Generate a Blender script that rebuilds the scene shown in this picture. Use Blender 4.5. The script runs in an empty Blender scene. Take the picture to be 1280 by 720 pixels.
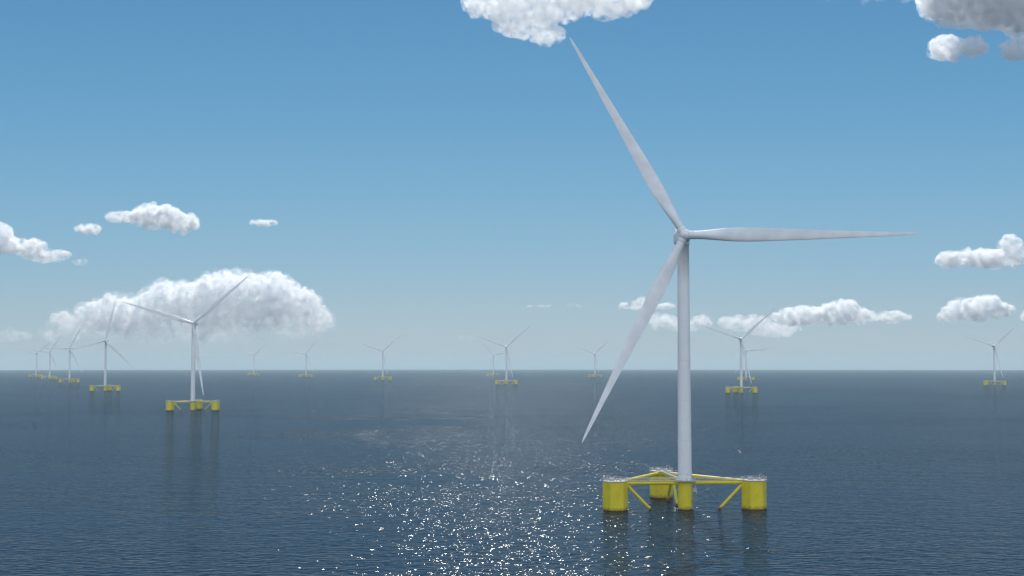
import bpy, bmesh, math, random
from math import pi, sin, cos, tan, radians, sqrt, atan2
from mathutils import Vector, Matrix

random.seed(11)
SC = bpy.context.scene
COL = SC.collection

# ------------------------------------------------------------------ camera
F = 1684.0                       # focal length in pixels of the 1280 px wide picture
CAM_H = 55.0
PITCH = radians(3.229)
EARTH = 6371000.0
cam_data = bpy.data.cameras.new('camera')
cam_data.sensor_width = 36.0
cam_data.lens = F / 1280.0 * 36.0
cam_data.clip_start = 0.5
cam_data.clip_end = 150000.0
cam = bpy.data.objects.new('camera', cam_data)
COL.objects.link(cam)
cam.location = (0, 0, CAM_H)
cam.rotation_euler = (pi / 2 + PITCH, 0, 0)
SC.camera = cam

# ------------------------------------------------------------------ light
SUN_EL = radians(43.0)
SUN_AZ = radians(0.2)           # from +Y towards +X
world = bpy.data.worlds.new('World')
SC.world = world
world.use_nodes = True
SKY_STRENGTH = 0.10
SKY_MIX = .85
BACK_SKY_FILL = 11.0
world.cycles.sampling_method = 'MANUAL'
world.cycles.sample_map_resolution = 256
sun_vec = Vector((sin(SUN_AZ) * cos(SUN_EL), cos(SUN_AZ) * cos(SUN_EL), sin(SUN_EL)))
sd = bpy.data.lights.new('sun', 'SUN')
sd.energy = 4.2
sd.angle = radians(0.53)
sd.color = (1.0, 0.94, 0.85)
sun = bpy.data.objects.new('sun', sd)
COL.objects.link(sun)
sun.rotation_euler = sun_vec.to_track_quat('Z', 'Y').to_euler()
sun.location = (0, 0, 400)

SC.view_settings.view_transform = 'Standard'
SC.view_settings.look = 'None'
SC.view_settings.gamma = 1.0
SC.view_settings.use_curve_mapping = False
SC.view_settings.exposure = 0.0
SC.cycles.use_denoising = True
SC.cycles.max_bounces = 16
SC.cycles.volume_bounces = 14
SC.cycles.sample_clamp_indirect = 6.0
SC.cycles.sample_clamp_direct = 40.0
SC.cycles.caustics_reflective = False
SC.cycles.caustics_refractive = False


class NT:
    """small wrapper for building node trees"""
    def __init__(self, tree):
        self.t = tree

    def n(self, typ, **kw):
        nd = self.t.nodes.new(typ)
        for k, v in kw.items():
            setattr(nd, k, v)
        return nd

    def put(self, sock, v):
        if isinstance(v, bpy.types.NodeSocket):
            self.t.links.new(v, sock)
        else:
            sock.default_value = v

    def m(self, op, a, b=0.0, c=None, clamp=False):
        nd = self.n('ShaderNodeMath', operation=op, use_clamp=clamp)
        self.put(nd.inputs[0], a)
        self.put(nd.inputs[1], b)
        if c is not None:
            self.put(nd.inputs[2], c)
        return nd.outputs[0]

    def v(self, op, a, b=(0, 0, 0), c=None, s=None):
        nd = self.n('ShaderNodeVectorMath', operation=op)
        self.put(nd.inputs[0], a)
        if op not in ('NORMALIZE', 'LENGTH', 'SCALE'):
            self.put(nd.inputs[1], b)
        if c is not None:
            self.put(nd.inputs[2], c)
        if s is not None:
            self.put(nd.inputs[3], s)
        return nd.outputs['Value'] if op in ('LENGTH', 'DOT_PRODUCT', 'DISTANCE') else nd.outputs['Vector']

    def comb(self, x, y, z):
        nd = self.n('ShaderNodeCombineXYZ')
        for i, a in enumerate((x, y, z)):
            self.put(nd.inputs[i], a)
        return nd.outputs[0]

    def sep(self, a):
        nd = self.n('ShaderNodeSeparateXYZ')
        self.put(nd.inputs[0], a)
        return nd.outputs

    def noise(self, vec, scale, detail=4.0, rough=0.5, dim='3D', lac=2.0):
        nd = self.n('ShaderNodeTexNoise', noise_dimensions=dim)
        self.put(nd.inputs['Vector'], vec)
        self.put(nd.inputs['Scale'], scale)
        self.put(nd.inputs['Detail'], detail)
        self.put(nd.inputs['Roughness'], rough)
        self.put(nd.inputs['Lacunarity'], lac)
        return nd

    def ramp(self, x, a, b, lo=0.0, hi=1.0, mode='SMOOTHSTEP'):
        nd = self.n('ShaderNodeMapRange', interpolation_type=mode)
        for i, q in enumerate((x, a, b, lo, hi)):
            self.put(nd.inputs[i], q)
        return nd.outputs[0]

    def mix(self, f, a, b, mode='MIX'):
        nd = self.n('ShaderNodeMix', data_type='RGBA', blend_type=mode)
        self.put(nd.inputs[0], f)
        self.put(nd.inputs[6], a)
        self.put(nd.inputs[7], b)
        return nd.outputs[2]


def px_dir(px, py):
    a = (px - 640.0) / F
    b = (360.0 - py) / F
    return a, cos(PITCH) - b * sin(PITCH), sin(PITCH) + b * cos(PITCH)


def build_world():
    N = NT(world.node_tree)
    for nd in list(world.node_tree.nodes):
        world.node_tree.nodes.remove(nd)
    sky = N.n('ShaderNodeTexSky', sky_type='NISHITA')
    sky.sun_disc = False
    sky.sun_elevation = SUN_EL
    sky.sun_rotation = SUN_AZ
    sky.altitude = 60.0
    sky.air_density = 1.0
    sky.dust_density = 0.3
    sky.ozone_density = 3.0
    tc = N.n('ShaderNodeTexCoord').outputs['Generated']
    x, y, z = N.sep(tc)
    # clear sky: Sky Texture balanced towards the maritime blue of the day
    gr = N.n('ShaderNodeValToRGB')
    cr = gr.color_ramp
    cr.interpolation = 'B_SPLINE'
    keys = [(0, (.330, .450, .545)), (.03, (.298, .440, .565)), (.07, (.212, .412, .575)), (.13, (.130, .360, .565)),
            (.20, (.075, .290, .515)), (.28, (.048, .230, .460)), (.45, (.030, .158, .335)), (1.0, (.028, .125, .270))]
    for i, (p_, c_) in enumerate(keys):
        el = cr.elements[0] if i == 0 else cr.elements[1] if i == 1 else cr.elements.new(p_)
        el.position = p_
        el.color = (*c_, 1)
    N.put(gr.inputs[0], z)
    own = N.v('SCALE', gr.outputs[0], s=1.0 / SKY_STRENGTH)
    clear = N.mix(SKY_MIX, sky.outputs[0], own)
    # added brightness in the unseen sky behind the viewer, lifts the shaded tower
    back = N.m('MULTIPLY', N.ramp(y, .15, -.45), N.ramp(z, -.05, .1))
    clear = N.mix(N.m('MULTIPLY', back, .9), clear, (BACK_SKY_FILL * .90, BACK_SKY_FILL * 1.0, BACK_SKY_FILL * 1.13, 1))
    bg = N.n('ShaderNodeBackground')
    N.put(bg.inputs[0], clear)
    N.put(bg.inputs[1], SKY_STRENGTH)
    out = N.n('ShaderNodeOutputWorld')
    N.put(out.inputs[0], bg.outputs[0])


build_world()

# ------------------------------------------------------------------ materials


def mat(name):
    m = bpy.data.materials.new(name)
    m.use_nodes = True
    b = m.node_tree.nodes['Principled BSDF']
    return m, NT(m.node_tree), b


def paint(name, col, rough=.4, grime=(.25, .22, .18), amount=.25, scale=.6, streak=True, spec=.5):
    """weathered marine paint: faint colour drift, vertical runs and a little grime"""
    m, N, b = mat(name)
    tc = N.n('ShaderNodeTexCoord').outputs['Object']
    n1 = N.noise(tc, scale * .5, 5.0, .6).outputs['Fac']
    st = N.v('MULTIPLY', tc, (1.7, 1.7, .12) if streak else (1, 1, 1))
    n2 = N.noise(st, scale * 2.0, 5.0, .65).outputs['Fac']
    drift = N.ramp(n1, .3, .7, .90, 1.06)
    c = N.v('SCALE', (*col, ), s=drift)
    f = N.m('MULTIPLY', N.ramp(n2, .52, .78), amount)
    c = N.mix(f, c, (*grime, 1))
    N.put(b.inputs['Base Color'], c)
    N.put(b.inputs['Roughness'], N.ramp(n2, .3, .7, rough * .85, rough * 1.25))
    b.inputs['Specular IOR Level'].default_value = spec
    return m


WHITE = paint('white_paint', (.86, .86, .87), .38, (.50, .47, .43), .22, .35)
BLADE = paint('blade_gelcoat', (.87, .87, .88), .32, (.60, .58, .55), .15, .3, streak=False)


def yellow_material():
    """yellow marine coating: plate seams, rust runs from the deck edge, dull wet zone above the water"""
    m, N, b = mat('yellow_paint')
    tc = N.n('ShaderNodeTexCoord').outputs['Object']
    z = N.sep(tc)[2]
    n1 = N.noise(tc, .35, 5.0, .6).outputs['Fac']
    c = N.v('SCALE', (.76, .62, .012), s=N.ramp(n1, .3, .7, .90, 1.07))
    runs = N.noise(N.v('MULTIPLY', tc, (1.5, 1.5, .10)), 1.4, 5.0, .7).outputs['Fac']
    near = N.ramp(z, 5.0, 11.2, .25, 1.0)
    c = N.mix(N.m('MULTIPLY', N.m('MULTIPLY', N.ramp(runs, .56, .74), near), .6), c, (.30, .13, .03, 1))
    seam = N.m('LESS_THAN', N.m('FRACT', N.m('DIVIDE', z, 2.9)), .018)
    c = N.mix(N.m('MULTIPLY', seam, .25), c, (.40, .31, .03, 1))
    edge = N.noise(N.v('MULTIPLY', tc, (1, 1, .3)), 1.1, 4.0, .6).outputs['Fac']
    zz = N.m('MULTIPLY_ADD', edge, -2.2, z)
    wet = N.ramp(zz, .7, -.5)
    c = N.mix(N.m('MULTIPLY', wet, .55), c, (.20, .17, .03, 1))
    N.put(b.inputs['Base Color'], c)
    N.put(b.inputs['Roughness'], N.ramp(wet, 0, 1, .42, .22))
    return m


YELLOW = yellow_material()
RED = paint('red_brown_antifouling', (.16, .03, .02), .6, (.06, .05, .03), .5, 1.2)
STEEL = paint('galvanised_steel', (.50, .50, .50), .45, (.33, .30, .27), .35, 2.0, streak=False)
GRATE = paint('grey_deck', (.36, .36, .355), .7, (.25, .22, .2), .4, 1.0, streak=False)
DARKM = paint('dark_metal', (.09, .09, .10), .5, (.2, .12, .07), .3, 2.0, streak=False)


def tower_material():
    """white paint with rust runs and scuffs near the base flange"""
    m, N, b = mat('tower_paint')
    tc = N.n('ShaderNodeTexCoord').outputs['Object']
    z = N.sep(tc)[2]
    n1 = N.noise(tc, .25, 4.0, .6).outputs['Fac']
    c = N.v('SCALE', (.86, .86, .87), s=N.ramp(n1, .3, .7, .975, 1.015))
    spots = N.noise(tc, 1.3, 6.0, .72).outputs['Fac']
    near = N.ramp(z, 6.0, 0.0)
    f = N.m('MULTIPLY', N.ramp(spots, .52, .66), near)
    c = N.mix(f, c, (.36, .29, .22, 1))
    # thin weld rings between the tower cans
    ring = N.m('LESS_THAN', N.m('FRACT', N.m('DIVIDE', z, 15.05)), .008)
    c = N.mix(N.m('MULTIPLY', ring, .35), c, (.45, .45, .46, 1))
    N.put(b.inputs['Base Color'], c)
    b.inputs['Roughness'].default_value = .38
    return m


TOWER = tower_material()


WAVE1, WAVE2, SEA_ROUGH = .95, 1.17, .04
FACING = .08
SEA_REFL, SEA_CAP = .66, .29


def sea_material():
    m, N, b = mat('sea_water')
    pos = N.n('ShaderNodeNewGeometry').outputs['Position']
    P = N.v('MULTIPLY', pos, (1, 1, 0))
    g = bpy.data.node_groups.new('wave_height', 'ShaderNodeTree')
    g.interface.new_socket('P', in_out='INPUT', socket_type='NodeSocketVector')
    g.interface.new_socket('H', in_out='OUTPUT', socket_type='NodeSocketFloat')
    G = NT(g)
    gi, go = G.n('NodeGroupInput'), G.n('NodeGroupOutput')
    q = gi.outputs[0]
    rot = G.n('ShaderNodeVectorRotate', rotation_type='Z_AXIS')
    G.put(rot.inputs['Vector'], q)
    rot.inputs['Angle'].default_value = radians(9)
    q1 = G.v('MULTIPLY', rot.outputs[0], (.6, 1, 1))
    rot2 = G.n('ShaderNodeVectorRotate', rotation_type='Z_AXIS')
    G.put(rot2.inputs['Vector'], q)
    rot2.inputs['Angle'].default_value = radians(-7)
    q2 = G.v('MULTIPLY', rot2.outputs[0], (.45, 1, 1))
    h1 = G.m('MULTIPLY', G.noise(q1, 1 / 11.0, 1.0, .5).outputs['Fac'], WAVE1)
    h2 = G.m('MULTIPLY', G.noise(q2, 1 / 1.9, 1.0, .5).outputs['Fac'], WAVE2)
    G.put(go.inputs[0], G.m('ADD', h1, h2))

    def H(vec):
        nd = N.n('ShaderNodeGroup')
        nd.node_tree = g
        N.put(nd.inputs[0], vec)
        return nd.outputs[0]
    e = .12
    h0 = H(P)
    hx = H(N.v('ADD', P, (e, 0, 0)))
    hy = H(N.v('ADD', P, (0, e, 0)))
    # wind patches and calmer slicks
    patch = N.noise(N.v('MULTIPLY', P, (.45, 1, 1)), 1 / 150.0, 4.0, .6).outputs['Fac']
    broad = N.noise(N.v('MULTIPLY', P, (.35, 1, 1)), 1 / 900.0, 3.0, .55).outputs['Fac']
    amp = N.m('MULTIPLY', N.ramp(patch, .34, .64, .58, 1.15), N.ramp(broad, .36, .62, .72, 1.10))
    k = N.m('MULTIPLY', amp, -1.0 / e)
    sx = N.m('MULTIPLY', N.m('SUBTRACT', hx, h0), k)
    sy = N.m('MULTIPLY', N.m('SUBTRACT', hy, h0), k)
    # at a low angle the wave faces turned towards the eye hide the ones turned away
    inc = N.n('ShaderNodeNewGeometry').outputs['Incoming']
    flat = N.v('NORMALIZE', N.v('MULTIPLY', inc, (1, 1, 0)))
    nrm = N.v('NORMALIZE', N.v('ADD', N.comb(sx, sy, 1.0), N.v('SCALE', flat, s=FACING)))
    # the faces of a rough sea that one sees at a low angle reflect less than flat water would
    fr = N.n('ShaderNodeFresnel')
    fr.inputs['IOR'].default_value = 1.333
    N.put(fr.inputs['Normal'], nrm)
    fac = N.m('MINIMUM', N.m('MULTIPLY', fr.outputs[0], SEA_REFL), SEA_CAP)
    gl = N.n('ShaderNodeBsdfGlossy')
    gl.inputs['Color'].default_value = (1, 1, 1, 1)
    gl.inputs['Roughness'].default_value = SEA_ROUGH
    N.put(gl.inputs['Normal'], nrm)
    df = N.n('ShaderNodeBsdfDiffuse')
    df.inputs['Color'].default_value = (.0035, .017, .037, 1)
    mx = N.n('ShaderNodeMixShader')
    N.put(mx.inputs[0], fac)
    N.put(mx.inputs[1], df.outputs[0])
    N.put(mx.inputs[2], gl.outputs[0])
    m.node_tree.nodes.remove(b)
    N.put(m.node_tree.nodes['Material Output'].inputs['Surface'], mx.outputs[0])
    return m


SEA = sea_material()

# ------------------------------------------------------------------ mesh helpers


class MB:
    def __init__(self):
        self.v, self.f, self.s = [], [], []

    def add(self, vs, fs, smooth=False):
        o = len(self.v)
        self.v += [tuple(a) for a in vs]
        self.f += [tuple(i + o for i in f) for f in fs]
        self.s += [smooth] * len(fs)

    def rings(self, rings, smooth=True, caps=True, closed=True):
        n = len(rings[0])
        vs = [p for r in rings for p in r]
        fs = []
        for i in range(len(rings) - 1):
            for j in range(n):
                k = (j + 1) % n
                fs.append((i * n + j, i * n + k, (i + 1) * n + k, (i + 1) * n + j))
        self.add(vs, fs, smooth)
        if caps:
            self.add(rings[0], [tuple(range(n))[::-1]])
            self.add(rings[-1], [tuple(range(n))])

    def tube(self, a, b, r, seg=10, r2=None):
        a, b = Vector(a), Vector(b)
        d = (b - a).normalized()
        u = d.orthogonal().normalized() if abs(d.z) > .99 else Vector((0, 0, 1)).cross(d).normalized()
        w = d.cross(u)
        r2 = r if r2 is None else r2
        R = [[p + (u * cos(2 * pi * i / seg) + w * sin(2 * pi * i / seg)) * q for i in range(seg)] for p, q in ((a, r), (b, r2))]
        self.rings(R, seg > 4)

    def lathe(self, prof, seg=32, c=(0, 0, 0), axis='z', caps=True):
        R = []
        for (r, t) in prof:
            ring = []
            for i in range(seg):
                a = 2 * pi * i / seg
                if axis == 'z':
                    ring.append((c[0] + r * cos(a), c[1] + r * sin(a), c[2] + t))
                else:  # along -y
                    ring.append((c[0] + r * cos(a), c[1] - t, c[2] + r * sin(a)))
            R.append(ring)
        self.rings(R, True, caps)

    def box(self, c, s, rz=0.0, bev=0.0):
        """a box with chamfered vertical edges when bev is given"""
        x, y, z = s[0] / 2, s[1] / 2, s[2] / 2
        if bev <= 0:
            pts = [(-x, -y), (x, -y), (x, y), (-x, y)]
        else:
            pts = [(-x + bev, -y), (x - bev, -y), (x, -y + bev), (x, y - bev), (x - bev, y), (-x + bev, y), (-x, y - bev), (-x, -y + bev)]
        R = []
        for zz in (-z, z):
            R.append([(c[0] + p[0] * cos(rz) - p[1] * sin(rz), c[1] + p[0] * sin(rz) + p[1] * cos(rz), c[2] + zz) for p in pts])
        self.rings(R, False)

    def build(self, name, material, parent=None, loc=(0, 0, 0)):
        me = bpy.data.meshes.new(name)
        me.from_pydata(self.v, [], self.f)
        me.polygons.foreach_set('use_smooth', self.s)
        me.materials.append(material)
        me.update()
        o = bpy.data.objects.new(name, me)
        COL.objects.link(o)
        o.location = loc
        if parent:
            o.parent = parent
        return o


def drop(x, y):
    return -(x * x + y * y) / (2 * EARTH)


# ------------------------------------------------------------------ sea (one sheet that follows the curve of the earth)
def build_sea():
    mb = MB()
    seg = 360
    rad = [30 * (35000.0 / 30) ** (i / 90.0) for i in range(91)]
    vs, fs = [(0, 0, 0)], []
    for r in rad:
        for j in range(seg):
            a = 2 * pi * j / seg
            vs.append((r * cos(a), r * sin(a), -(r * r) / (2 * EARTH)))
    for j in range(seg):
        fs.append((0, 1 + j, 1 + (j + 1) % seg))
    for i in range(len(rad) - 1):
        for j in range(seg):
            k = (j + 1) % seg
            a = 1 + i * seg
            fs.append((a + j, a + seg + j, a + seg + k, a + k))
    mb.add(vs, fs, True)
    o = mb.build('sea', SEA)
    o['kind'] = 'structure'
    return o


build_sea()

# ------------------------------------------------------------------ haze
HAZE_DENSITY = 4.8e-5


def build_haze():
    mb = MB()
    h = 35500.0
    mb.box((0, 0, (200.0 - 100.0) / 2), (2 * h, 2 * h, 300.0))
    m = bpy.data.materials.new('sea_haze')
    m.use_nodes = True
    N = NT(m.node_tree)
    m.node_tree.nodes.remove(m.node_tree.nodes['Principled BSDF'])
    vol = N.n('ShaderNodeVolumePrincipled')
    vol.inputs['Color'].default_value = (.70, .87, .93, 1)
    vol.inputs['Density'].default_value = HAZE_DENSITY
    vol.inputs['Anisotropy'].default_value = 0.0
    N.put(m.node_tree.nodes['Material Output'].inputs['Volume'], vol.outputs[0])
    o = mb.build('haze', m)
    o['kind'] = 'stuff'
    return o


build_haze()

# ------------------------------------------------------------------ cumulus clouds, real volumes high above the haze
CLOUD_G = .35


def cloud_material(name, density, k, g=CLOUD_G, holes=(.42, .70), fade=None, size=9.0):
    """white vapour with thin and thick places; fade = (height where it is gone, height where it is full)"""
    m = bpy.data.materials.new(name)
    m.use_nodes = True
    N = NT(m.node_tree)
    m.node_tree.nodes.remove(m.node_tree.nodes['Principled BSDF'])
    vol = N.n('ShaderNodeVolumePrincipled')
    vol.inputs['Color'].default_value = (.968, .977, .987, 1)
    pos = N.n('ShaderNodeNewGeometry').outputs['Position']
    nz = N.noise(pos, 1.0 / (size * k), 4.0, .62).outputs['Fac']
    d = N.m('MULTIPLY', N.ramp(nz, holes[0], holes[1]), density)
    if fade:
        big = N.noise(pos, 1.0 / (40 * k), 3.0, .6).outputs['Fac']
        z = N.m('MULTIPLY_ADD', N.m('SUBTRACT', big, .5), 1500.0, N.sep(pos)[2])
        r = N.ramp(z, fade[0], fade[1], .02, 1.0)
        d = N.m('MULTIPLY', d, N.m('MULTIPLY', r, r))
    N.put(vol.inputs['Density'], d)
    vol.inputs['Anisotropy'].default_value = g
    N.put(m.node_tree.nodes['Material Output'].inputs['Volume'], vol.outputs[0])
    return m


def displace_texture(kind, size):
    t = bpy.data.textures.new('billow_' + kind.lower(), kind)
    t.noise_scale = size
    if kind == 'CLOUDS':
        t.noise_depth = 3
        t.noise_basis = 'ORIGINAL_PERLIN'
    return t


def make_cloud(D, puffs, label, opt=.10, fringe=.04, seed=1, tiers=3, rough=1.0, fade=None):
    """puffs: px, py, half width px, rise px, drop px. opt: optical thickness of one picture pixel of cloud"""
    rng = random.Random(seed)
    k = D / F
    bm = bmesh.new()

    def ball(c, r, flat=1.0):
        mt = Matrix.Translation(c) @ Matrix.Diagonal((r, r, r * flat, 1))
        bmesh.ops.create_icosphere(bm, subdivisions=2, radius=1.0, matrix=mt)
    cx = sum(p[0] for p in puffs) / len(puffs)
    cy = sum(p[1] for p in puffs) / len(puffs)

    def at(px, py, dd=0.0):
        x, y, z = px_dir(px, py)
        s = (D + dd) / y
        return Vector((x * s, D + dd, CAM_H + z * s))
    org = at(cx, cy)
    for (px, py, rx, up, dn) in puffs:
        c = at(px, py) - org
        n = max(5, int(rx / max(4.0, min(up, rx)) * 9))
        # body: a row of flattened balls
        m_ = max(1, int(rx / max(up, 5) * 2))
        for i in range(m_):
            t = (i + .5) / m_ * 2 - 1
            e = sqrt(max(.05, 1 - t * t))
            rr = (up + dn) * .5 * e
            p = c + Vector((t * rx * .86 * k, rng.uniform(-.3, .3) * rx * k, (up - dn) * .35 * e * k))
            ball(p, rr * k * 1.02, .95)
        # lumps over the upper outside
        for i in range(n * tiers):
            a = rng.uniform(0, 2 * pi)
            h = rng.uniform(-.25, 1)
            q = sqrt(max(0, 1 - h * h))
            s_ = rng.uniform(.16, .36)
            zz = h * (up if h > 0 else dn)
            p = c + Vector((cos(a) * q * rx * k * .92, sin(a) * q * min(rx, 1.6 * up) * k, zz * .85 * k))
            ball(p, s_ * (up * .75 + .12 * rx) * k, .9)
    me = bpy.data.meshes.new('cloud')
    bm.to_mesh(me)
    bm.free()
    o = bpy.data.objects.new('cloud', me)
    COL.objects.link(o)
    o.location = org
    mean = sum(p[3] for p in puffs) / len(puffs)

    def shape(ob, vox, grow, layers):
        rm = ob.modifiers.new('union', 'REMESH')
        rm.mode = 'VOXEL'
        rm.voxel_size = k * (vox + .5)
        rm.use_smooth_shade = True
        for kind, size, st, mid in layers:
            d = ob.modifiers.new('billow', 'DISPLACE')
            d.texture = displace_texture(kind, size * k)
            d.texture_coords = 'GLOBAL'
            d.strength = st * k * rough
            d.mid_level = mid
        r2 = ob.modifiers.new('merge', 'REMESH')
        r2.mode = 'VOXEL'
        r2.voxel_size = k * (vox - .25)
        r2.use_smooth_shade = True
    shape(o, 1.5, 0, (('CLOUDS', mean * 1.3, mean * 1.1, .5), ('VORONOI', 19, -8, .5), ('VORONOI', 8.5, -4.2, .5), ('CLOUDS', 4.0, 3.4, .5)))
    me.materials.append(cloud_material('cloud_vapour', opt * 1.05 / k, k, fade=fade))
    if fringe > 0:
        f = bpy.data.objects.new('wispy_edge', me.copy())
        COL.objects.link(f)
        f.parent = o
        shape(f, 2.2, 0, (('CLOUDS', mean * 1.0, mean * .9, .5 - .22), ('VORONOI', 15, -6, .5), ('CLOUDS', 8.0, 9.0, .42)))
        f.data.materials.clear()
        f.data.materials.append(cloud_material('cloud_edge_vapour', fringe * 4 / k, k, .5, (.40, .66), fade))
    o['label'] = label
    o['category'] = 'cloud'
    o['group'] = 'cumulus clouds in the sky'
    return o


CLOUDS = [
    # distance, optical thickness per pixel of core and of edge, seed, label, puffs (px, py, half width, rise, drop)
    (7500, .07, .025, 1, 'broad pale grey cloud cut by the picture top above the highest blade tip', .9,
     [(690, -8, 98, 16, 34), (655, 24, 40, 16, 24), (612, 2, 26, 20, 26), (768, -2, 46, 18, 24), (684, 42, 22, 12, 14)]),
    (7500, .30, .03, 2, 'dark slate grey cloud filling the top right corner', .9,
     [(1235, -14, 78, 50, 42), (1270, 0, 60, 50, 40), (1310, 4, 60, 50, 40), (1196, -2, 30, 30, 30)]),
    (7000, .22, .03, 3, 'small bright white puff just below the dark corner cloud', .8,
     [(1182, 62, 20, 16, 16), (1214, 57, 18, 12, 15), (1276, 62, 22, 18, 16)]),
    (8500, .03, 0, 4, 'thin grey veil of cloud at the top edge left of the dark corner cloud', 1,
     [(1085, -8, 62, 9, 9), (1142, -4, 26, 8, 8)]),
    (14000, .30, .04, 5, 'long grey cloud running in from the left edge', .9,
     [(-6, 292, 14, 12, 24), (22, 308, 36, 9, 12), (58, 320, 30, 5, 8)]),
    (14000, .10, 0, 6, 'faint scrap of cloud under the tip of the long left edge cloud', .8,
     [(98, 328, 12, 5, 5)]),
    (14000, .25, .04, 7, 'little grey cloud between the long left edge cloud and the rounded one', .8,
     [(110, 287, 19, 6, 7)]),
    (14000, .35, .04, 8, 'rounded white cloud with a tail to its left, highest above the big cumulus bank', .9,
     [(150, 270, 17, 5, 8), (196, 272, 34, 15, 16), (230, 280, 18, 12, 11)]),
    (14000, .30, .05, 9, 'small lone cloud in the blue right of the rounded one', .8,
     [(330, 279, 18, 4, 5)]),
    (25000, .60, .012, 4, 'big cumulus bank over the left horizon', 1.35,
     [(285, 364, 38, 18, 60), (276, 350, 17, 11, 20), (301, 350, 15, 11, 20), (335, 362, 30, 15, 60), (343, 354, 18, 13, 20),
      (250, 370, 28, 12, 50), (368, 378, 20, 15, 50), (390, 398, 14, 18, 30), (212, 366, 22, 9, 50), (196, 372, 16, 8, 40),
      (156, 384, 38, 9, 50), (124, 390, 24, 10, 40), (140, 378, 12, 8, 20), (84, 404, 20, 12, 24), (66, 414, 14, 6, 16),
      (230, 410, 165, 12, 30)]),
    (26500, .005, 0, 21, 'pale misty veil hanging between the big cumulus bank and the horizon', .4,
     [(225, 416, 170, 26, 16)]),
    (25000, .05, 0, 11, 'faint low cloud at the left edge beside the big cumulus bank', .9,
     [(14, 420, 26, 9, 8)]),
    (12000, .40, .04, 12, 'flat based cumulus with a raised head, upper of two at the right edge', .9,
     [(1232, 324, 62, 10, 11), (1264, 305, 11, 10, 14), (1188, 326, 20, 8, 9)]),
    (17000, .40, .04, 13, 'domed cumulus at the right edge, lower of two', .9,
     [(1222, 388, 44, 14, 13), (1188, 396, 16, 7, 7), (1234, 378, 15, 9, 9), (1286, 396, 10, 6, 6)]),
    (20000, .35, .04, 14, 'widest low cumulus right of the huge tower', .9,
     [(1042, 393, 42, 11, 14), (1000, 396, 34, 11, 12), (1054, 382, 17, 8, 10), (1076, 394, 16, 8, 11)]),
    (20000, .25, .04, 15, 'small dark cumulus at the right end of the widest low one', .8,
     [(1116, 397, 25, 7, 7)]),
    (24000, .07, .02, 16, 'faded cumulus behind the blades of the mid sized turbine', .9,
     [(932, 405, 32, 10, 10), (968, 412, 36, 6, 10), (910, 404, 14, 7, 8)]),
    (24000, .09, .02, 17, 'faded cumulus partly hidden by the huge tower', .9,
     [(832, 402, 21, 9, 11), (876, 402, 12, 8, 10), (850, 408, 24, 6, 8)]),
    (22000, .22, .03, 18, 'thin flat cloud crossed by the lowest blade of the huge turbine', .8,
     [(800, 383, 28, 5, 5), (802, 377, 7, 5, 6), (834, 383, 12, 4, 4)]),
    (22000, .10, 0, 19, 'thread of cloud left of the lowest blade of the huge turbine', .5,
     [(695, 383, 40, 2, 2), (714, 381, 5, 4, 3)]),
    (26000, .04, 0, 20, 'tiny faint cloud low in the middle of the picture', .7,
     [(578, 424, 13, 4, 4)]),
]
for D, opt, fringe, seed, label, rough, puffs in CLOUDS:
    bank = label.startswith('big cumulus bank')
    make_cloud(D, puffs, label, opt, fringe, seed, 3, rough, (240, 1500) if bank else None)


# ------------------------------------------------------------------ the floating wind turbine
HALF = 26.65                 # centre column to each side column
BACK = HALF * sqrt(3)        # centre column to the rear column
TOP = 11.1                   # column tops above the water
HEX = 4.9
HUB_Z = 103.8
HUB_OUT = 5.2                # the hub stands this far in front of the tower axis
ROTOR = 87.0


def hex_ring(c, r, z, ch=.28):
    """six-sided section whose corners are rounded off"""
    out = []
    for i in range(6):
        a = pi / 3 * i
        p = Vector((cos(a), sin(a), 0)) * r
        q0 = Vector((cos(a - pi / 3), sin(a - pi / 3), 0)) * r
        q1 = Vector((cos(a + pi / 3), sin(a + pi / 3), 0)) * r
        for t in (p + (q0 - p).normalized() * ch, p + (q0 + q1 - 2 * p).normalized() * ch * .42, p + (q1 - p).normalized() * ch):
            out.append((c[0] + t.x, c[1] + t.y, z))
    return out


def railing(mb, pts, z, closed=True, h=1.15, step=1.3, r=.045):
    n = len(pts)
    for i in range(n if closed else n - 1):
        a, b = Vector((*pts[i], z)), Vector((*pts[(i + 1) % n], z))
        for hh in (h, h * .55):
            mb.tube(a + Vector((0, 0, hh)), b + Vector((0, 0, hh)), r, 5)
        k = max(1, round((b - a).length / step))
        for j in range(k):
            p = a.lerp(b, j / k)
            mb.tube(p, p + Vector((0, 0, h)), r * 1.1, 5)
    if not closed:
        p = Vector((*pts[-1], z))
        mb.tube(p, p + Vector((0, 0, h)), r * 1.1, 5)


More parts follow.
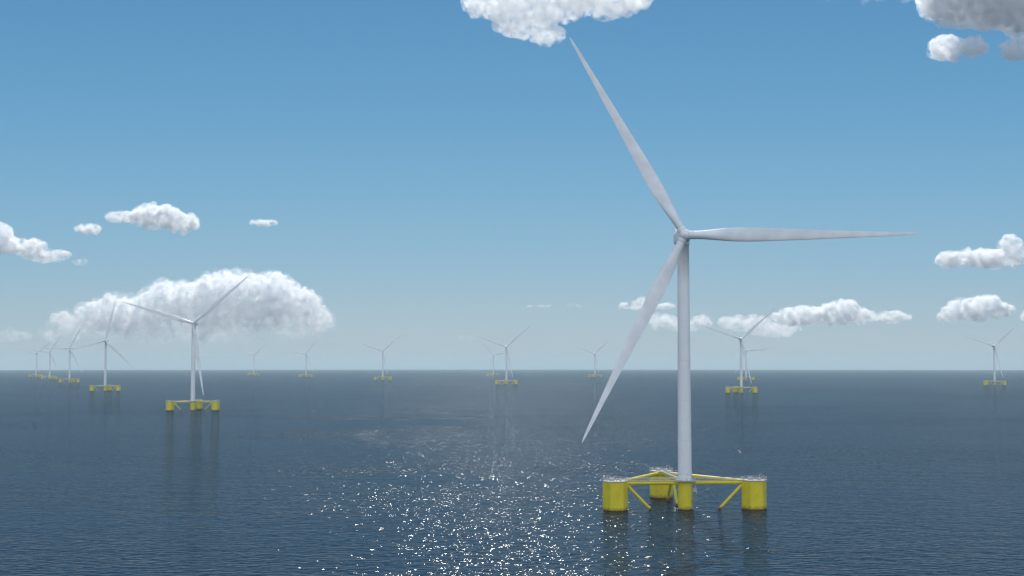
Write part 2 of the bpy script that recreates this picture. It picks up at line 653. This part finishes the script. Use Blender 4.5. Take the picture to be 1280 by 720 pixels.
def blade_mesh():
    """blade along +X from the hub axis, trailing edge towards +Z, seen flat on from -Y"""
    # span, leading edge (below the axis), trailing edge (above), thickness, prebend towards -Y
    st = [(1.6, 1.52, 1.52, 3.04), (4.4, 1.54, 1.54, 3.06), (7.5, 1.66, 1.72, 2.9), (11, 1.92, 2.12, 2.55), (15, 2.25, 2.50, 2.15),
          (19, 2.50, 2.72, 1.75), (23, 2.58, 2.72, 1.45), (29, 2.52, 2.50, 1.15), (37, 2.28, 2.15, .9), (45, 2.02, 1.80, .7),
          (53, 1.76, 1.45, .55), (61, 1.50, 1.15, .43), (69, 1.22, .86, .33), (76, .96, .62, .25), (81, .76, .44, .18),
          (84.5, .52, .28, .12), (86.2, .28, .14, .07), (87, .06, .05, .03)]
    n = 28
    R = []
    for (x, le, te, th) in st:
        t = min(1.0, max(0.0, (x - 4.4) / 16.0))
        t = t * t * (3 - 2 * t)                      # circle to aerofoil
        tw = radians(9 * (1 - x / 87.0) ** 1.5 + 2)
        bend = -3.0 * max(0, (x - 12) / 75.0) ** 2
        ring = []
        ch = le + te
        for i in range(n):
            a = 2 * pi * i / n
            cx = (1 - cos(a)) / 2                    # 0 leading .. 1 trailing
            circ_z, circ_y = -le + ch * cx, sin(a) * th / 2
            xx = cx
            half = 5 * (.2969 * sqrt(xx) - .1260 * xx - .3516 * xx ** 2 + .2843 * xx ** 3 - .1030 * xx ** 4) * th
            foil_y = half * (1 if sin(a) >= 0 else -1) * (.62 if sin(a) < 0 else 1.25)
            yy = circ_y * (1 - t) + foil_y * t
            zz = circ_z
            y2 = yy * cos(tw * t) - zz * sin(tw * t)
            z2 = yy * sin(tw * t) + zz * cos(tw * t)
            ring.append((x, y2 + bend, z2))
        R.append([(p[0] * 1.008, p[1], p[2]) for p in ring])
    mb = MB()
    mb.rings(R, True)
    return mb


def make_turbine():
    root = bpy.data.objects.new('floating_wind_turbine', None)
    COL.objects.link(root)
    root.empty_display_size = 10
    outer = [(-HALF, 0), (HALF, 0), (0, BACK)]
    for ci, c in enumerate(outer):
        mb = MB()
        mb.rings([hex_ring(c, HEX, z) for z in (-9.0, .55, TOP - .3)], True)
        for i, s_ in enumerate(mb.s):
            mb.s[i] = False
        col = mb.build('corner_column', YELLOW, root)
        mb = MB()
        mb.rings([hex_ring(c, HEX + .03, -1.0), hex_ring(c, HEX + .03, .38)], False)
        mb.build('waterline_band', RED, col)
        mb = MB()
        mb.rings([hex_ring(c, HEX + .25, TOP - .3), hex_ring(c, HEX + .25, TOP - .02)], False)
        mb.build('deck_plate', GRATE, col)
        mb = MB()
        pts = [(c[0] + (HEX + .1) * cos(pi / 3 * i), c[1] + (HEX + .1) * sin(pi / 3 * i)) for i in range(6)]
        railing(mb, pts, TOP - .02)
        mb.build('railing', STEEL, col)
        rr = random.Random(ci * 7 + 3)
        z = TOP - .03
        for cx_, cy_, sz, rz in ((-1.2, .6, (1.7, 1.2, 1.0), .3), (1.9, -1.0, (.9, .9, .7), .1)):
            mb = MB()
            mb.box((c[0] + cx_, c[1] + cy_, z + sz[2] / 2), sz, rz, .1)
            mb.build('deck_locker', STEEL, col)
        for q in range(4):
            x, y = c[0] + rr.uniform(-3, 3), c[1] + rr.uniform(-3, 3)
            hh = rr.uniform(.5, 1.1)
            mb = MB()
            mb.lathe([(.16, 0), (.16, hh), (.26, hh), (.26, hh + .16), (.1, hh + .28)], 10, (x, y, z))
            mb.build('vent_pipe', STEEL, col)
        x, y = c[0] + 2.6 * (-1 if ci == 0 else 1), c[1] + 2.0
        mb = MB()
        mb.tube((x, y, z), (x, y, z + 1.9), .11, 8)
        mb.tube((x, y, z + 1.85), (x + .9, y - .9, z + 2.05), .08, 8)
        mb.build('davit', STEEL, col)
        mb = MB()      # navigation lantern
        x, y = pts[4 if ci == 0 else 5]
        mb.tube((x, y, z + 1.1), (x, y, z + 1.75), .06, 6)
        mb.lathe([(.13, 0), (.17, .08), (.17, .30), (.06, .38)], 12, (x, y, z + 1.75))
        mb.build('marker_lantern', YELLOW, col)
    # centre column under the tower
    mb = MB()
    mb.lathe([(2.62, -9), (2.62, TOP - .62), (2.62, TOP - .6), (3.0, TOP - .55), (3.0, TOP - .3), (2.66, TOP - .28), (2.66, TOP)], 48)
    cc = mb.build('centre_column', YELLOW, root)
    mb = MB()
    mb.lathe([(2.65, -1), (2.65, .38)], 48)
    mb.build('waterline_band', RED, cc)
    mb = MB()
    for s_ in (-1, 1):
        for sg in (-.9, .9):
            mb.tube((s_ * 2.2 if False else 3.15, sg, -1.2), (3.15, sg, 4.6), .17, 8)
    for z in (-.4, .9, 2.2, 3.5, 4.5):
        mb.tube((3.15, -.9, z), (3.15, .9, z), .08, 6)
    for z in (.7, 3.8):
        for sg in (-.9, .9):
            mb.tube((2.3, sg * .8, z), (3.15, sg, z), .12, 6)
    mb.build('boat_landing', STEEL, cc)
    mb = MB()
    for sg in (-.28, .28):
        mb.tube((2.95, sg, .2), (2.95, sg, TOP - .5), .05, 6)
    for i in range(28):
        mb.tube((2.95, -.28, .5 + i * .36), (2.95, .28, .5 + i * .36), .03, 5)
    mb.build('ladder', STEEL, cc)
    mb = MB()
    mb.box((3.7, -.5, 6.9), (1.3, 1.5, .12), 0, .1)
    railing(mb, [(3.1, -1.2), (4.3, -1.2), (4.3, .2), (3.1, .2)], 6.95, closed=False, h=1.1, step=.7, r=.05)
    mb.tube((3.9, -1.15, 7.0), (3.9, -1.15, TOP), .10, 6)
    mb.tube((3.3, -1.15, 7.0), (3.3, -1.15, TOP), .06, 6)
    mb.build('rest_platform', STEEL, cc)
    mb = MB()
    ring = [(cos(2 * pi * i / 16) * 3.9, sin(2 * pi * i / 16) * 3.9) for i in range(16)]
    mb.lathe([(2.9, -.42), (4.0, -.42), (4.0, -.26), (2.9, -.26)], 32, (0, 0, TOP), caps=False)
    mb.build('access_deck', GRATE, cc)
    mb = MB()
    railing(mb, ring, TOP - .26, h=1.1, step=1.4, r=.035)
    mb.build('railing', STEEL, cc)
    # beams between the column tops
    zb = 10.15
    def beam(a, b, ra, rb, walk):
        a, b = Vector((*a, zb)), Vector((*b, zb))
        d = (b - a).normalized()
        p, q = a + d * ra, b - d * rb
        mb = MB()
        mb.tube(p, q, .74, 18)
        for t in (0.0, 1.0):
            e = p if t == 0 else q
            s_ = d if t == 0 else -d
            mb.tube(e - s_ * .5, e + s_ * 1.3, .98, 18, .76)
        bo = mb.build('top_beam', YELLOW, root)
        if walk:
            n = Vector((-d.y, d.x, 0))
            p2, q2 = p + Vector((0, 0, .78)), q + Vector((0, 0, .78))
            mb = MB()
            R = []
            for e in (p2, q2):
                R.append([e + n * .62, e - n * .62, e - n * .62 + Vector((0, 0, .1)), e + n * .62 + Vector((0, 0, .1))])
            mb.rings(R, False)
            mb.build('walkway', GRATE, bo)
            mb = MB()
            for s_ in (-.6, .6):
                railing(mb, [tuple((p2 + n * s_)[:2]), tuple((q2 + n * s_)[:2])], zb + .88, closed=False, h=1.05, step=1.5, r=.04)
            mb.build('handrail', STEEL, bo)
    beam(outer[0], (0, 0), 3.9, 2.5, True)
    beam(outer[1], (0, 0), 3.9, 2.5, True)
    beam(outer[2], (0, 0), 3.9, 2.5, True)
    beam(outer[0], outer[2], 3.9, 3.9, False)
    beam(outer[1], outer[2], 3.9, 3.9, False)
    # slanting braces that run down into the water
    def brace(a, b):
        a, b = Vector(a), Vector(b)
        mb = MB()
        e = a + (b - a) * 1.7
        mb.tube(a, e, .56, 16)
        br = mb.build('diagonal_brace', YELLOW, root)
        k = .5 / (a.z - b.z)
        mb = MB()
        mb.tube(b + (a - b) * k, b - (a - b) * .2, .585, 16)
        mb.build('waterline_band', RED, br)
    brace((-HALF + 4.3, 0, 9.6), (-HALF + 13.6, 0, 0))
    brace((HALF - 4.3, 0, 9.6), (HALF - 13.6, 0, 0))
    brace((0, 24.6, 9.7), (0, 33.4, 0))
    brace((0, 22.2, 9.7), (0, 14.4, 0))
    # tower
    mb = MB()
    h = HUB_Z - 3.0 - TOP
    prof = [(2.98, 0), (2.98, .22), (2.62, .24)]
    for i in range(0, 7):
        t = i / 6.0
        prof.append((2.62 - .42 * t - .0 * t, .3 + (h - .6) * t))
    prof += [(2.35, h - .28), (2.35, h)]
    mb.lathe(prof, 64)
    tw = mb.build('tower', TOWER, root, (0, 0, TOP))
    mb = MB()
    mb.box((2.55, -.55, 2.0), (.3, 1.0, 2.2), -.21, .04)
    mb.build('door', STEEL, tw)
    # nacelle, built round the hub centre; +Y is away from the rotor
    y0 = 2.4
    R = []
    for (t, wd, up, dn) in ((0, 1.7, 1.9, 1.8), (.6, 2.3, 2.4, 2.3), (3, 2.6, 2.7, 2.7), (9, 2.65, 2.7, 2.8), (12.5, 2.6, 2.7, 2.6), (14.0, 2.3, 2.5, 2.1), (14.5, 1.8, 2.1, 1.7)):
        ring = []
        for i in range(24):
            a = 2 * pi * (i + .5) / 24
            ca, sa = cos(a), sin(a)
            e = .45
            ring.append((wd * math.copysign(abs(ca) ** e, ca), y0 + t, (up if sa > 0 else dn) * math.copysign(abs(sa) ** e, sa)))
        R.append(ring)
    mb = MB()
    mb.rings([r[::-1] for r in R], True)
    na = mb.build('nacelle', WHITE, root, (0, -HUB_OUT, HUB_Z))
    mb = MB()
    mb.box((0, y0 + 12.4, 3.6), (4.2, .5, 1.5), 0, .1)
    for sx in (-1.8, 1.8):
        mb.tube((sx, y0 + 12.4, 2.4), (sx, y0 + 12.4, 3.0), .12, 6)
    mb.build('cooler', WHITE, na)
    mb = MB()
    mb.tube((1.2, y0 + 11.0, 2.5), (1.2, y0 + 11.0, 5.2), .05, 6)
    mb.tube((.7, y0 + 11.0, 5.0), (1.7, y0 + 11.0, 5.0), .04, 6)
    mb.build('wind_sensor_mast', STEEL, na)
    mb = MB()
    mb.lathe([(2.5, -3.0 - .15), (2.5, -2.3)], 32, (0, HUB_OUT, 0))
    mb.build('yaw_collar', WHITE, na)
    # hub with its three stubs
    mb = MB()
    mb.lathe([(1.6, -2.5), (1.95, -2.0), (2.1, -.8), (2.1, .4), (2.0, 1.2), (1.65, 1.9), (1.05, 2.4), (.4, 2.65), (.02, 2.7)], 40, axis='y')
    hub = mb.build('hub', WHITE, root, (0, -HUB_OUT, HUB_Z))
    # blades
    first = None
    for k in range(3):
        if first is None:
            bl = blade_mesh().build('blade', BLADE, root, (0, -HUB_OUT, HUB_Z))
            mb = MB()
            def ring_x(rr, xx):
                return [(xx, rr * cos(2 * pi * i / 36), rr * sin(2 * pi * i / 36)) for i in range(36)]
            mb.rings([ring_x(1.62, 1.3), ring_x(1.64, 3.1), ring_x(1.55, 3.2)], True)
            mb.rings([ring_x(1.63, 3.9), ring_x(1.63, 4.15)], True)
            mb.build('root_collar', WHITE, bl)
            first = bl
        else:
            bl = first.copy()
            COL.objects.link(bl)
            bl.parent = root
            for ch in list(first.children):
                c = ch.copy()
                COL.objects.link(c)
                c.parent = bl
    return root


def copy_tree(o, parent=None, depth=0, subs=True):
    c = o.copy()
    COL.objects.link(c)
    c.parent = parent
    for ch in list(o.children):
        if depth >= 1 and not subs:
            continue
        copy_tree(ch, c, depth + 1, subs)
    return c


def pose(root, angles, yaw=0.0, heading=radians(4.8)):
    """blade angles as seen from the front, counted from the right upwards; yaw turns nacelle and rotor"""
    blades = sorted([c for c in root.children if c.name.split('.')[0] == 'blade'], key=lambda o: o.name)
    Y = Matrix.Rotation(yaw - heading, 4, 'Z')
    tilt = Matrix.Rotation(radians(-3.0), 4, 'X')
    piv = Matrix.Translation((0, 0, HUB_Z))
    out = Matrix.Translation((0, -HUB_OUT, 0))
    for c in root.children:
        kind = c.name.split('.')[0]
        if kind in ('hub', 'nacelle'):
            c.matrix_basis = piv @ Y @ out @ (tilt if kind == 'hub' else Matrix.Identity(4))
    for b, a in zip(blades, angles):
        b.matrix_basis = piv @ Y @ out @ tilt @ Matrix.Rotation(-radians(a), 4, 'Y')
    root.rotation_euler = (0, 0, heading)


# px of the tower foot, distance along the view axis, blade angles, yaw, label
TURBINES = [
    (856.3, 513.6, (0.2, 119.8, 243.2), 0, 'huge white turbine closest of all, with its three blades filling the right half'),
    (240.8, 1606, (163.4, 40.6, 280.3), 0, 'second largest turbine, in front of the big cumulus bank, one blade pointing down'),
    (131.3, 2780, (77, 195, 317.5), 0, 'turbine just left of the second largest one, with one blade nearly straight up'),
    (86.6, 4110, (62, 180, 300), 0, 'rightmost and largest of the three small turbines overlapping at the far left edge'),
    (61.9, 5200, (57, 176, 297), 0, 'middle one of the three small turbines overlapping at the far left edge'),
    (45.0, 6000, (40, 162, 281), 0, 'leftmost and smallest of the three small turbines overlapping at the far left edge'),
    (316.9, 7050, (43, 162, 282), 0, 'tiny pale turbine under the big cumulus bank, just right of the second largest one'),
    (382.4, 5980, (53, 173, 293), 0, 'small pale turbine below the right end of the big cumulus bank, one blade almost level'),
    (478.4, 4800, (41, 162, 282), 0, 'lone small turbine between the big cumulus bank and the overlapping central pair'),
    (633.0, 3720, (41.4, 161, 282), 0, 'larger and nearer turbine of the overlapping pair in the middle of the picture'),
    (616.7, 6950, (11, 130.5, 252), 0, 'tiny turbine partly behind the larger one of the central pair, one blade pointing up left'),
    (743.6, 5920, (42.5, 162, 282), 0, 'small lone turbine just left of the lowest blade of the huge turbine'),
    (926.8, 2590, (42, 161.3, 281.5), 0, 'mid sized turbine just right of the huge tower, its front blade hiding a smaller turbine'),
    (932.6, 4780, (4.2, 122, 243), 0, 'small turbine half hidden behind the mid sized one right of the huge tower'),
    (1243.5, 3570, (43, 162, 282), 0, 'turbine at the right edge of the picture below two stacked clouds'),
]
proto = make_turbine()
placed = []
for i, (px, D, ang, yaw, label) in enumerate(TURBINES):
    if i == 0:
        t = proto
    else:
        t = copy_tree(proto, None, 0, D < 5000)
    # pixel column -> world x at this distance (row of the tower foot)
    x0 = (px - 640.0) / F * D
    dep = D * cos(PITCH) + (drop(x0, D) - CAM_H) * sin(PITCH)
    x = (px - 640.0) / F * dep
    t.location = (x, D, drop(x, D))
    pose(t, ang, radians(yaw))
    t['label'] = label
    t['category'] = 'wind turbine'
    t['group'] = 'floating wind turbines spread over the sea'
    placed.append(t)
